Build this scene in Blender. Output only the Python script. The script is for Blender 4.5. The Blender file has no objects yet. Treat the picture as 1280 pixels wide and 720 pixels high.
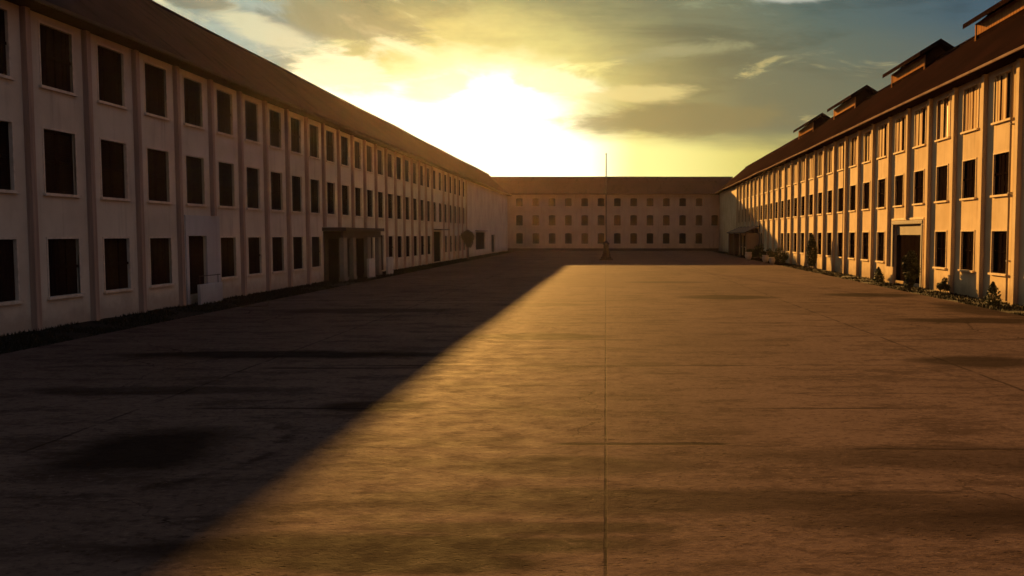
import bpy, math, random
from mathutils import Vector, Matrix, noise as mnoise
R = random.Random(11)
H = 3.2                       # eye height in metres; the plan below is written in eye heights
PI = math.pi
sc = bpy.context.scene
col = sc.collection

# ------------------------------------------------------------------ light values
SUN_AZ, SUN_EL = math.radians(-12.4), math.radians(9.4)     # azimuth from the court's axis (+Y), positive to the right
EXPOSURE = 1.95

# ------------------------------------------------------------------ node helper
class N:
    def __init__(s, nt): s.nt = nt; s.L = nt.links
    def new(s, t, **kw):
        n = s.nt.nodes.new(t)
        for k, v in kw.items(): setattr(n, k, v)
        return n
    def put(s, sock, v):
        if isinstance(v, bpy.types.NodeSocket): s.L.new(v, sock)
        elif v is not None:
            try: sock.default_value = v
            except Exception:
                sock.default_value = (v, v, v) if not hasattr(v, '__len__') else tuple(v)[:len(sock.default_value)]
    def m(s, op, a, b=None, c=None, clamp=False):
        n = s.new('ShaderNodeMath', operation=op, use_clamp=clamp)
        for i, v in enumerate((a, b, c)):
            if v is not None: s.put(n.inputs[i], v)
        return n.outputs[0]
    def add(s, a, b): return s.m('ADD', a, b)
    def sub(s, a, b): return s.m('SUBTRACT', a, b)
    def mul(s, a, b): return s.m('MULTIPLY', a, b)
    def div(s, a, b): return s.m('DIVIDE', a, b)
    def v(s, op, a, b=None):
        n = s.new('ShaderNodeVectorMath', operation=op)
        s.put(n.inputs[0], a)
        if b is not None: s.put(n.inputs[1], b)
        return n.outputs['Value'] if op in ('LENGTH', 'DOT_PRODUCT') else n.outputs[0]
    def xyz(s, x, y, z):
        n = s.new('ShaderNodeCombineXYZ')
        for i, q in enumerate((x, y, z)): s.put(n.inputs[i], q)
        return n.outputs[0]
    def sep(s, v):
        n = s.new('ShaderNodeSeparateXYZ'); s.put(n.inputs[0], v); return n.outputs
    def ss(s, x, a, b):                                   # smooth step from a to b (a may exceed b)
        n = s.new('ShaderNodeMapRange', interpolation_type='SMOOTHSTEP')
        s.put(n.inputs['Value'], x)
        if a < b: lo, hi, t0, t1 = a, b, 0.0, 1.0
        else: lo, hi, t0, t1 = b, a, 1.0, 0.0
        n.inputs['From Min'].default_value = lo; n.inputs['From Max'].default_value = hi
        n.inputs['To Min'].default_value = t0; n.inputs['To Max'].default_value = t1
        return n.outputs['Result']
    def noise(s, vec, scale=1.0, detail=4.0, rough=.55, dist=0.0):
        n = s.new('ShaderNodeTexNoise')
        s.put(n.inputs['Vector'], vec)
        n.inputs['Scale'].default_value = scale; n.inputs['Detail'].default_value = detail
        n.inputs['Roughness'].default_value = rough; n.inputs['Distortion'].default_value = dist
        return n.outputs['Fac']
    def voro(s, vec, scale):
        n = s.new('ShaderNodeTexVoronoi'); s.put(n.inputs['Vector'], vec); n.inputs['Scale'].default_value = scale
        return n.outputs['Distance']
    def mix(s, f, a, b, blend='MIX'):
        n = s.new('ShaderNodeMix', data_type='RGBA', blend_type=blend, clamp_factor=True)
        s.put(n.inputs[0], f)
        for i, q in ((6, a), (7, b)):
            if isinstance(q, tuple) and len(q) == 3: q = q + (1,)
            s.put(n.inputs[i], q)
        return n.outputs[2]
    def ramp(s, f, stops, interp='LINEAR'):
        n = s.new('ShaderNodeValToRGB'); n.color_ramp.interpolation = interp
        e = n.color_ramp.elements
        while len(e) < len(stops): e.new(.5)
        for q, (p, c) in zip(e, stops): q.position = p; q.color = tuple(c) + (1,)
        s.put(n.inputs[0], f); return n.outputs[0]
    def scale(s, c, k):                                    # colour times number
        n = s.new('ShaderNodeVectorMath', operation='SCALE'); s.put(n.inputs[0], c); s.put(n.inputs['Scale'], k)
        return n.outputs[0]

def material(name, build, rough=.8, spec=.3, metal=0.0):
    m = bpy.data.materials.new(name); m.use_nodes = True
    nt = m.node_tree; b = nt.nodes['Principled BSDF']
    b.inputs['Roughness'].default_value = rough
    b.inputs['Specular IOR Level'].default_value = spec
    b.inputs['Metallic'].default_value = metal
    n = N(nt)
    r = build(n)
    if isinstance(r, dict):
        n.put(b.inputs['Base Color'], r['color'])
        if 'rough' in r: n.put(b.inputs['Roughness'], r['rough'])
        if 'height' in r:
            bp = n.new('ShaderNodeBump'); bp.inputs['Strength'].default_value = r.get('strength', .5)
            bp.inputs['Distance'].default_value = r.get('dist', .02)
            n.put(bp.inputs['Height'], r['height']); n.L.new(bp.outputs[0], b.inputs['Normal'])
    else: n.put(b.inputs['Base Color'], r)
    return m
def objco(n): return n.new('ShaderNodeTexCoord').outputs['Object']
def rnd(n): return n.new('ShaderNodeObjectInfo').outputs['Random']

def plaster(light, dark, grime):
    def f(n):
        p = objco(n); x, y, z = n.sep(p)
        big = n.noise(p, .35, 5, .6)
        streak = n.noise(n.xyz(n.mul(x, 2.2), n.mul(y, 2.2), n.mul(z, .18)), 1.0, 5, .65)
        fine = n.noise(p, 9, 4, .6)
        c = n.mix(n.ss(big, .35, .68), light, dark)
        c = n.mix(n.mul(n.ss(streak, .5, .78), .7), c, grime)
        foot = n.mul(n.ss(n.add(z, n.mul(n.noise(p, 1.1, 4, .65), 1.6)), 1.75, .75), .75)   # splash-back dirt with a ragged top
        c = n.mix(foot, c, grime)
        c = n.mix(n.mul(n.ss(fine, .55, .75), .25), c, dark)
        return {'color': c, 'height': n.add(n.mul(fine, .6), n.noise(p, 40, 3, .6)), 'strength': .35, 'dist': .012}
    return f
M = {}
M['plaster'] = material('weathered cream plaster', plaster((.60, .47, .31), (.49, .37, .23), (.28, .20, .13)), .9, .004)
M['plaster_left'] = material('weathered pinkish plaster', plaster((.55, .48, .405), (.45, .38, .315), (.27, .22, .18)), .9, .0)
M['plaster_far'] = material('weathered plaster of end range', plaster((.50, .38, .29), (.42, .31, .23), (.27, .19, .14)), .9, .15)
M['white_plaster'] = material('white painted plaster', plaster((.44, .42, .435), (.36, .34, .35), (.25, .23, .225)), .85, .2)
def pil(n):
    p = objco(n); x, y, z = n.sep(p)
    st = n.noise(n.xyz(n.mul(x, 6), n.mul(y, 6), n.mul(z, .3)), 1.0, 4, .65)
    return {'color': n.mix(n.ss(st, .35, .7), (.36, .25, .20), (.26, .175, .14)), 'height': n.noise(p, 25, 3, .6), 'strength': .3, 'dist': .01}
M['red_pilaster'] = material('reddish paint darkened as shade', pil, .9, .15)  # reddish paint, darkened to carry the shade on the pilaster sides
M['trim_gold'] = material('cream trim paint', lambda n: n.mix(n.ss(n.noise(objco(n), 3, 5, .65), .4, .7), (.60, .46, .30), (.46, .34, .21)), .9, .05)
M['trim'] = material('pale trim paint', lambda n: n.mix(n.ss(n.noise(objco(n), 3, 5, .65), .4, .7), (.58, .49, .41), (.42, .345, .28)), .9, .0)
def shut(base, base2):
    def f(n):
        p = objco(n); x, y, z = n.sep(p)
        g = n.noise(n.xyz(n.mul(x, 14), n.mul(y, 14), n.mul(z, .8)), 1.0, 4, .6)
        c = n.mix(n.ss(g, .3, .7), base, base2)
        return {'color': n.mix(n.mul(rnd(n), .6), c, (base2[0] * .5, base2[1] * .45, base2[2] * .5, 1)), 'height': g, 'strength': .3, 'dist': .01}
    return f
M['shutter'] = material('dark brown shutter wood', shut((.022, .012, .010), (.013, .0075, .0065)), .9, .03)
M['black_shutter'] = material('near-black shutter wood', shut((.014, .008, .007), (.008, .005, .005)), .95, .0)
M['rust_louvre'] = material('rusty vent louvre', shut((.50, .27, .12), (.30, .14, .06)), .95, .0)
def plankm(n):
    p = objco(n); x, y, z = n.sep(p)
    t = n.noise(n.xyz(n.mul(x, 4.3), n.mul(z, .10), n.mul(rnd(n), 40)), 1.0, 2, .5)
    g = n.noise(n.xyz(n.mul(x, 16), n.mul(y, 16), n.mul(z, .8)), 1.0, 4, .6)
    c = n.mix(n.ss(t, .40, .58), (.21, .09, .035), (.56, .41, .21))
    return {'color': n.mix(n.mul(n.ss(g, .45, .7), .5), c, (.16, .07, .03)), 'height': g, 'strength': .3, 'dist': .01}
M['pale_shutter'] = material('ochre plank shutter', plankm, .9, .05)
M['dark_glass'] = material('dusty dark glass', lambda n: n.mix(n.noise(objco(n), 2, 3, .6), (.010, .010, .011), (.02, .018, .018)), .6, .12)
def tile(n, c1=(.018, .008, .007), c2=(.010, .0055, .005)):
    p = objco(n); x, y, z = n.sep(p)
    cols = n.m('ABSOLUTE', n.m('SINE', n.mul(x, PI / .27)))
    rows = n.m('FRACT', n.mul(z, 1 / .24))
    big = n.noise(p, .25, 5, .65); mid = n.noise(n.xyz(n.mul(x, .9), n.mul(y, .25), n.mul(z, .25)), 1.5, 5, .65)
    c = n.mix(n.ss(big, .3, .7), c1, c2)
    c = n.mix(n.mul(n.ss(mid, .52, .72), .6), c, (.009, .006, .006))
    return {'color': c, 'height': n.add(n.mul(cols, .6), n.mul(rows, .8)), 'strength': .5, 'dist': .03}
M['tile'] = material('old brown roof tiles', tile, 1.0, .0)
M['tile_pale'] = material('paler roof tiles for dim roofs', lambda n: tile(n, (.070, .040, .034), (.048, .029, .026)), 1.0, .0)  # lighter tile copy; makes up in colour for little light on these roofs
M['soffit'] = material('dark eave boards', lambda n: n.mix(n.noise(objco(n), 1.5, 4, .6), (.05, .03, .025), (.09, .055, .04)), .85, .15)
M['gutter'] = material('faded gutter paint', lambda n: n.mix(n.ss(n.noise(objco(n), .8, 5, .7), .35, .7), (.24, .17, .14), (.15, .10, .085)), 1.0, .0)
M['canopy'] = material('dark canopy sheet', lambda n: n.mix(n.noise(objco(n), 1.5, 5, .6), (.035, .02, .018), (.06, .035, .03)), .75, .25)
M['greycol'] = material('grey cement column', plaster((.21, .175, .155), (.15, .125, .11), (.10, .08, .07)), .9, .15)
M['stone'] = material('dark pedestal stone', lambda n: {'color': n.mix(n.ss(n.noise(objco(n), 2, 5, .65), .35, .65), (.045, .028, .022), (.022, .014, .012)), 'height': n.noise(objco(n), 12, 4, .6), 'strength': .4, 'dist': .02}, .9, .15)
M['steel'] = material('dull painted steel', lambda n: n.mix(n.noise(objco(n), 2, 4, .6), (.13, .105, .085), (.08, .065, .055)), .7, .2)
M['leaf'] = material('dusty dark leaves', lambda n: n.mix(n.noise(objco(n), 2.3, 3, .6), (.030, .040, .016), (.065, .070, .028)), .7, .2)
M['leaf_brown'] = material('dry brownish leaves', lambda n: n.mix(n.noise(objco(n), 2.3, 3, .6), (.06, .045, .02), (.10, .07, .03)), .7, .2)
M['bark'] = material('bark', lambda n: n.mix(n.noise(objco(n), 9, 4, .6), (.06, .04, .03), (.10, .07, .05)), .9, .1)
M['grass'] = material('dry grass', lambda n: n.mix(n.noise(objco(n), .8, 4, .6), (.011, .011, .006), (.026, .020, .011)), .8, .1)
M['soil'] = material('damp dark soil', lambda n: {'color': n.mix(n.noise(objco(n), .9, 5, .6), (.011, .008, .006), (.024, .017, .012)), 'height': n.noise(objco(n), 6, 5, .65), 'strength': .7, 'dist': .05}, .95, .1)
M['earth'] = material('dry earth', lambda n: n.mix(n.noise(objco(n), .05, 5, .6), (.10, .075, .05), (.16, .12, .085)), .95, .1)
M['kerb'] = material('worn concrete kerb', lambda n: n.mix(n.ss(n.noise(objco(n), 1.6, 5, .65), .35, .65), (.13, .105, .085), (.07, .055, .045)), .9, .15)
M['pot'] = material('pale glazed pot', lambda n: n.mix(n.noise(objco(n), 4, 4, .6), (.55, .5, .44), (.4, .35, .3)), .6, .3)

def concrete(n):
    p = objco(n); x, y, z = n.sep(p)
    wx = n.sub(n.noise(p, .55, 5, .65), .5); wy = n.sub(n.noise(n.v('ADD', p, (31, 7, 0)), .55, 5, .65), .5)
    qx = n.add(x, n.mul(wx, 2.0)); qy = n.add(y, n.mul(wy, 2.0))
    def blot(cx, cy, rx, ry, soft=.6):
        a = n.div(n.sub(n.add(x, n.mul(wx, 2.4 * rx)), cx * H), rx * H); b = n.div(n.sub(n.add(y, n.mul(wy, 4.5 * ry)), cy * H), ry * H)
        return n.ss(n.m('SQRT', n.add(n.mul(a, a), n.mul(b, b))), 1.25, 1.25 - soft)
    big = n.noise(p, .11, 5, .6)
    strk = n.noise(n.xyz(n.mul(x, .42), n.mul(y, 1.0), 0), 1.0, 10, .76)        # broom and drainage marks across the court
    strk2 = n.noise(n.xyz(n.mul(x, .6), n.mul(y, 1.6), 3.3), 1.6, 9, .76)
    mid = n.noise(n.xyz(n.mul(x, .7), y, 0), 2.2, 9, .74)
    fine = n.noise(n.xyz(n.mul(x, .75), y, 0), 9, 7, .75)
    grit = n.noise(p, 55, 3, .7)
    c = n.mix(n.ss(big, .32, .68), (.205, .165, .130), (.150, .118, .092))
    c = n.mix(n.mul(n.ss(strk, .49, .60), .7), c, (.072, .054, .042))
    c = n.mix(n.mul(n.ss(strk2, .55, .75), .55), c, (.085, .064, .050))
    c = n.mix(n.mul(n.ss(strk, .46, .28), .5), c, (.26, .215, .165))
    c = n.mix(n.mul(n.ss(mid, .53, .62), .5), c, (.085, .064, .050))
    c = n.mix(n.mul(n.ss(fine, .53, .62), .6), c, (.07, .053, .042))
    c = n.mix(n.mul(n.ss(fine, .45, .36), .55), c, (.27, .225, .175))
    # separate stains; broad near blots also paint in the foreground's vignette darkening
    dark = (.030, .022, .018)
    for (cx, cy, rx, ry, k) in ((-.70, 8.6, .75, .28, .75), (-.62, 2.62, .50, .10, .85), (-.30, 2.95, .55, .07, .5), (1.95, 14.0, .8, .5, .6),
                                (1.3, 18.4, .9, .4, .45), (2.9, 6.9, .5, .35, .55), (4.3, 10.2, .9, .35, .6), (4.4, 14.5, .8, .5, .6),
                                (-2.7, 7.3, 1.5, .22, .6), (-3.2, 11.5, 1.2, .4, .45), (-1.35, 5.1, .35, .18, .55), (-2.9, 5.6, .9, .16, .4),
                                (-1.0, 2.75, .6, .16, .5), (3.4, 4.4, .9, .2, .4), (1.5, 3.0, .9, .14, .45), (-.55, 2.78, .75, .10, .75), (.2, 3.25, 1.3, .18, .45), (2.3, 3.1, 1.2, .22, .5), (1.9, 3.9, 1.4, .25, .35), (-.15, 3.75, .6, .16, .4), (4.9, 8.2, .7, .9, .5), (5.0, 11.6, .5, 1.2, .5), (3.1, 4.9, .8, .3, .35), (-.9, 12.5, .8, .3, .4)):
        c = n.mix(n.mul(n.mul(blot(cx, cy, rx, ry), n.ss(n.add(mid, n.mul(fine, .5)), .44, .68)), min(1, k * 1.5)), c, dark)
    # sunken damp patch with a worn rim
    a = n.div(n.sub(n.add(x, n.mul(wx, 1.3)), -2.14 * H), .46 * H); b = n.div(n.sub(n.add(y, n.mul(wy, 1.5)), 4.05 * H), .56 * H)
    d = n.m('SQRT', n.add(n.mul(a, a), n.mul(b, b)))
    side = n.ss(n.sub(a, n.mul(b, .5)), -.35, .25)
    c = n.mix(n.mul(n.mul(n.ss(n.add(d, n.mul(n.sub(mid, .5), .9)), 1.15, .45), n.ss(d, 1.3, .9)), .85), c, (.016, .011, .008))
    rim = n.mul(n.ss(d, .98, 1.10), n.ss(d, 1.26, 1.14))
    c = n.mix(n.mul(rim, n.mul(side, .16)), c, (.20, .165, .13))
    out = n.mul(n.ss(d, 1.20, 1.30), n.ss(d, 1.52, 1.34))  # dark band: the rim's shadow put into the colour
    c = n.mix(n.mul(n.mul(out, n.ss(mid, .42, .58)), n.mul(side, .6)), c, (.03, .022, .018))
    # joints of the cast slabs
    jn = n.noise(p, .7, 4, .6); jw = n.mul(n.sub(n.noise(p, 1.2, 4, .6), .5), .10)
    def line(coord, pos, w):
        return n.ss(n.m('ABSOLUTE', n.sub(n.add(coord, jw), pos)), w, w * .35)
    j = n.mul(line(n.sub(x, n.mul(jw, .75)), 0.0, .024), n.add(.45, n.mul(n.ss(n.noise(p, 1.1, 5, .7), .38, .58), .55)))
    jc = n.mul(line(x, 2.68 * H, .06), n.ss(jn, .36, .55)); j = n.m('MAXIMUM', j, n.mul(jc, .8))
    jc = n.mul(line(x, -2.68 * H, .05), n.ss(jn, .38, .55)); j = n.m('MAXIMUM', j, n.mul(jc, .7))
    per = 1.655 * H
    fy = n.mul(n.sub(n.m('FRACT', n.add(n.div(n.add(y, jw), per), .5 - (6.67 / 1.655) % 1 + 1)), .5), per)
    xm = n.ss(n.noise(n.xyz(n.mul(x, .16), n.mul(y, .55), 9.1), 1.0, 3, .5), .48, .58)
    jt = n.mul(n.ss(n.m('ABSOLUTE', fy), .085, .03), n.mul(xm, .85)); j = n.m('MAXIMUM', j, jt)
    tar = n.mul(line(y, 4.155 * H, .11), n.mul(n.ss(x, -.28 * H, -.2 * H), n.ss(x, .62 * H, .54 * H))); j = n.m('MAXIMUM', j, tar)
    tar = n.mul(line(y, 6.62 * H, .05), n.mul(n.ss(x, -.8 * H, -.7 * H), n.ss(x, .62 * H, .3 * H))); j = n.m('MAXIMUM', j, n.mul(tar, .8))
    for (yy_, a0, a1, wd, kk) in ((7.65, -.95, -.12, .07, .7), (8.33, -.75, .30, .08, .8), (6.55, -2.6, -1.3, .10, .8), (8.33, .05, .45, .06, .7), (16.8, -.75, .5, .22, .6), (5.77, -.7, .0, .05, .5),
                                  (6.7, 1.3, 2.4, .06, .6), (4.05, 1.05, 2.3, .05, .6), (13.6, 1.5, 2.3, .16, .7), (11.6, -.3, 1.2, .08, .5), (9.95, -.2, 1.6, .07, .5), (5.5, 1.0, 2.1, .05, .4)):
        tq = n.mul(line(n.add(y, n.mul(wy, .35)), yy_ * H, wd * 1.6), n.mul(n.ss(n.add(x, n.mul(wx, 1.5)), a0 * H, (a0 + .12) * H), n.ss(n.add(x, n.mul(wx, 1.5)), a1 * H, (a1 - .15) * H)))
        j = n.m('MAXIMUM', j, n.mul(tq, kk))
    c = n.mix(n.mul(j, .9), c, (.022, .016, .013))
    # hairline cracks
    vn = n.new('ShaderNodeTexVoronoi', feature='DISTANCE_TO_EDGE'); n.put(vn.inputs['Vector'], n.xyz(qx, qy, 0)); vn.inputs['Scale'].default_value = .16
    crack = n.mul(n.ss(vn.outputs['Distance'], .006, .002), n.ss(big, .45, .6))
    c = n.mix(n.mul(crack, .7), c, (.03, .022, .018))
    broom = n.noise(n.xyz(n.mul(x, 1.6), n.mul(y, 3.6), 0), 2.2, 8, .75)
    c = n.mix(n.mul(n.ss(broom, .52, .64), .4), c, (.055, .042, .033))
    pit = n.mul(n.ss(n.voro(n.xyz(x, n.mul(y, 1.5), 0), 8.5), .30, .16), n.mul(n.ss(fine, .44, .56), n.ss(n.noise(p, .45, 6, .7), .47, .56)))
    c = n.mix(n.mul(pit, .85), c, (.03, .023, .018))
    h = n.sub(n.add(n.add(n.mul(fine, .6), n.mul(grit, .3)), n.add(n.mul(mid, .30), n.mul(broom, .45))), n.mul(pit, .5))
    c = n.v('MULTIPLY', c, (.55, .445, .475))
    h = n.sub(n.add(h, n.mul(n.mul(rim, side), 1.0)), n.mul(j, .25))
    return {'color': c, 'rough': n.add(.74, n.mul(n.ss(mid, .3, .75), .2)), 'height': h, 'strength': .6, 'dist': .03}
M['concrete'] = material('old court concrete', concrete, .6, .003)

# ------------------------------------------------------------------ mesh builder
class MB:
    def __init__(s): s.v = []; s.f = []
    def quad(s, a, b, c, d):
        i = len(s.v); s.v += [a, b, c, d]; s.f.append((i, i + 1, i + 2, i + 3))
    def tri(s, a, b, c):
        i = len(s.v); s.v += [a, b, c]; s.f.append((i, i + 1, i + 2))
    def box(s, x0, x1, y0, y1, z0, z1):
        i = len(s.v)
        s.v += [(x0, y0, z0), (x1, y0, z0), (x1, y1, z0), (x0, y1, z0), (x0, y0, z1), (x1, y0, z1), (x1, y1, z1), (x0, y1, z1)]
        for q in ((0, 3, 2, 1), (4, 5, 6, 7), (0, 1, 5, 4), (1, 2, 6, 5), (2, 3, 7, 6), (3, 0, 4, 7)):
            s.f.append(tuple(i + k for k in q))
    def prism(s, prof, x0, x1):                       # profile of (y, z), swept along x
        i = len(s.v); k = len(prof)
        s.v += [(x0, y, z) for y, z in prof] + [(x1, y, z) for y, z in prof]
        for a in range(k):
            b = (a + 1) % k; s.f.append((i + a, i + b, i + k + b, i + k + a))
        s.f.append(tuple(i + a for a in reversed(range(k)))); s.f.append(tuple(i + k + a for a in range(k)))
    def lathe(s, prof, seg=14, cx=0, cy=0, jit=0):
        i = len(s.v); k = len(prof)
        for r, z in prof:
            for a in range(seg):
                t = 2 * PI * a / seg; rr = r * (1 + jit * R.uniform(-1, 1))
                s.v.append((cx + rr * math.cos(t), cy + rr * math.sin(t), z))
        for a in range(k - 1):
            for b in range(seg):
                c = (b + 1) % seg
                s.f.append((i + a * seg + b, i + a * seg + c, i + (a + 1) * seg + c, i + (a + 1) * seg + b))
        s.f.append(tuple(i + b for b in reversed(range(seg)))); s.f.append(tuple(i + (k - 1) * seg + b for b in range(seg)))
    def tube(s, a, b, r0, r1, seg=8):
        a, b = Vector(a), Vector(b); d = (b - a).normalized()
        u = d.orthogonal().normalized(); w = d.cross(u); i = len(s.v)
        for p, r in ((a, r0), (b, r1)):
            for k in range(seg):
                t = 2 * PI * k / seg; s.v.append(tuple(p + (u * math.cos(t) + w * math.sin(t)) * r))
        for k in range(seg):
            c = (k + 1) % seg; s.f.append((i + k, i + c, i + seg + c, i + seg + k))
        s.f.append(tuple(i + k for k in reversed(range(seg)))); s.f.append(tuple(i + seg + k for k in range(seg)))
    def mesh(s, name, mat):
        me = bpy.data.meshes.new(name); me.from_pydata(s.v, [], s.f); me.update()
        me.materials.append(mat); return me
    def build(s, name, mat, parent=None, loc=(0, 0, 0), bevel=0, smooth=False):
        return link(name, s.mesh(name, mat), parent, loc, bevel, smooth)
def link(name, me, parent=None, loc=(0, 0, 0), bevel=0, smooth=False):
    o = bpy.data.objects.new(name, me); col.objects.link(o); o.location = loc
    if parent: o.parent = parent
    if smooth:
        for p in me.polygons: p.use_smooth = True
    if bevel:
        b = o.modifiers.new('bevel', 'BEVEL'); b.width = bevel; b.segments = 2; b.limit_method = 'ANGLE'
    return o
def thing(name, label, cat, loc=(0, 0, 0), rotz=0, group=None):
    o = bpy.data.objects.new(name, None); col.objects.link(o); o.location = loc; o.rotation_euler = (0, 0, rotz)
    o.empty_display_size = .5
    o['label'] = label; o['category'] = cat
    if group: o['group'] = group
    return o
def struct(o, kind='structure', label=None, cat=None):
    o['kind'] = kind
    if label: o['label'] = label
    if cat: o['category'] = cat
    return o
def box(*a):
    m = MB(); m.box(*a); return m

# ------------------------------------------------------------------ facade kit (local x along the wall, y inward, z up)
REC = .16                                              # depth of the reveals
def facade_wall(parent, mat, L, top, openings, depth, name='wall'):
    """front skin with real openings and reveals, closed by sides and back"""
    m = MB(); z0 = -.2
    cols = {}
    for (u0, u1, v0, v1) in openings: cols.setdefault((round(u0, 3), round(u1, 3)), []).append((v0, v1))
    keys = sorted(cols); u = 0.0
    for (a, b) in keys:
        m.quad((u, 0, z0), (a, 0, z0), (a, 0, top), (u, 0, top))
        v = z0
        for (v0, v1) in sorted(cols[(a, b)]):
            if v0 > v: m.quad((a, 0, v), (b, 0, v), (b, 0, v0), (a, 0, v0))
            m.quad((a, 0, v0), (a, 0, v1), (a, REC + .1, v1), (a, REC + .1, v0))
            m.quad((b, 0, v1), (b, 0, v0), (b, REC + .1, v0), (b, REC + .1, v1))
            m.quad((a, 0, v0), (a, REC + .1, v0), (b, REC + .1, v0), (b, 0, v0))
            m.quad((a, 0, v1), (b, 0, v1), (b, REC + .1, v1), (a, REC + .1, v1))
            v = v1
        m.quad((a, 0, v), (b, 0, v), (b, 0, top), (a, 0, top)); u = b
    m.quad((u, 0, z0), (L, 0, z0), (L, 0, top), (u, 0, top))
    m.quad((L, 0, z0), (L, depth, z0), (L, depth, top), (L, 0, top))
    m.quad((0, depth, z0), (0, 0, z0), (0, 0, top), (0, depth, top))
    m.quad((L, depth, z0), (0, depth, z0), (0, depth, top), (L, depth, top))
    return m.build(name, mat, parent)

def window_kit(w, h, kind, trim, wood='shutter'):
    """meshes of one window: frame, shutter leaves, sill; origin at the middle of the opening's foot"""
    f = MB(); t = .07
    f.box(-w / 2 - t, -w / 2, -.025, .05, -.0, h); f.box(w / 2, w / 2 + t, -.025, .05, -.0, h)
    f.box(-w / 2 - t, w / 2 + t, -.03, .05, h, h + t)
    s = MB(); s.box(-w / 2 - .14, w / 2 + .14, -.11, .06, -.10, -.003)
    frame = f.mesh('window', M[trim]); sill = s.mesh('sill', M[trim])
    leaves = []
    for var in range(4):
        p = MB(); yb = REC - .04
        if kind == 'plank':                            # pale upright boards, gaps of different width
            n = 5 + var % 2; yb = .008; e = [-w / 2 + .01]
            for k in range(n): e.append(e[-1] + R.uniform(.7, 1.3))
            sc_ = (w - .02) / (e[-1] - e[0]); e = [-w / 2 + .01 + (q - e[0]) * sc_ for q in e]
            for k in range(n):
                dy = R.choice((0, 0, .02, .06, .10)); p.box(e[k] + .015, e[k + 1] - R.choice((.03, .07, .14)), yb + dy, yb + dy + .03, .01, h - R.choice((.01, .01, .06)))
        elif kind == 'louvre':
            n = 2; gap = .012
            for k in range(n):
                a = -w / 2 + w / n * k + gap; b = a + w / n - 2 * gap
                for (q, r_) in ((a, a + .07), (b - .07, b)): p.box(q, r_, yb - .03, yb + .03, .01, h - .01)
                for q in (.01, h * .5 - .04, h - .09): p.box(a + .07, b - .07, yb - .028, yb + .028, q, q + .08)
                z = .11
                while z < h - .12:
                    if not (h * .5 - .07 < z < h * .5 + .06):
                        i = len(p.v); p.v += [(a + .07, yb - .025, z), (b - .07, yb - .025, z), (b - .07, yb + .02, z + .06), (a + .07, yb + .02, z + .06)]
                        p.f.append((i, i + 1, i + 2, i + 3))
                    z += .062
        else:                                          # 'slat': battens on a board
            n = 7 + var
            for k in range(n):
                a = -w / 2 + w / n * k; dy = R.uniform(0, .03)
                p.box(a + .012, a + w / n - .012, yb - .03 - dy, yb + .02, .01, h - .01)
            if var % 2: p.box(-w / 2 + .01, w / 2 - .01, yb - .085, yb - .062, h * .48, h * .48 + .10)
        leaves.append(p.mesh('shutter', M['pale_shutter' if kind == 'plank' else wood]))
    g = MB(); g.box(-w / 2, w / 2, REC + .04, REC + .06, 0, h)
    return frame, leaves, sill, g.mesh('pane', M['dark_glass'])
def put_window(parent, kit, u, v):
    fr, lv, si, gl = kit
    w = link('window', fr, parent, (u, 0, v))
    link('shutter', R.choice(lv), w); link('pane', gl, w); link('sill', si, w)
    return w

def roof(parent, u0, u1, w, ov, he, hr, gut_mat, name='roof', tiles='tile'):
    """solid gable roof with boxed eaves, plus the eave board along the front"""
    m = MB()
    n = max(2, int((u1 - u0) / 4)); t = .14
    us = [u0 + (u1 - u0) * k / n for k in range(n + 1)]
    prev = None
    for k, u in enumerate(us):                          # a gently uneven ridge and eave
        dz = .05 * mnoise.noise((u * .09, 3.1 + he, 0)); dr = .09 * mnoise.noise((u * .06, 9.7 + he, 0))
        ring = [(u, -ov, he + dz), (u, w, hr + dr), (u, 2 * w + ov, he), (u, 2 * w + ov, he - t), (u, -ov, he - t + dz)]
        if prev:
            i = len(m.v); m.v += prev + ring
            for a in range(5):
                b = (a + 1) % 5; m.f.append((i + a, i + b, i + 5 + b, i + 5 + a))
        else: m.v += ring; m.f.append((0, 1, 2, 3, 4))
        prev = ring
    i = len(m.v); m.v += prev; m.f.append((i + 4, i + 3, i + 2, i + 1, i))
    r = m.build(name, M[tiles], parent)
    g = MB(); prev = None
    for u in us:
        dz = .05 * mnoise.noise((u * .09, 3.1 + he, 0))
        ring = [(u, -ov - .10, he - .10 + dz), (u, -ov - .10, he + .02 + dz), (u, -ov - .012, he + .02 + dz), (u, -ov - .012, he - .10 + dz)]
        if prev:
            i = len(g.v); g.v += prev + ring
            for a in range(4):
                b = (a + 1) % 4; g.f.append((i + a, i + 4 + a, i + 4 + b, i + b))
        prev = ring
    g.build('gutter', M[gut_mat], r)
    c = MB(); u = u0
    for k in range(n):                                  # ridge capping tiles
        d0 = .09 * mnoise.noise((us[k] * .06, 9.7 + he, 0)); d1 = .09 * mnoise.noise((us[k + 1] * .06, 9.7 + he, 0))
        c.tube((us[k], w, hr - .02 + d0), (us[k + 1], w, hr - .02 + d1), .13, .13, 8)
    c.build('ridge_cap', M[tiles], r)
    return r

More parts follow.
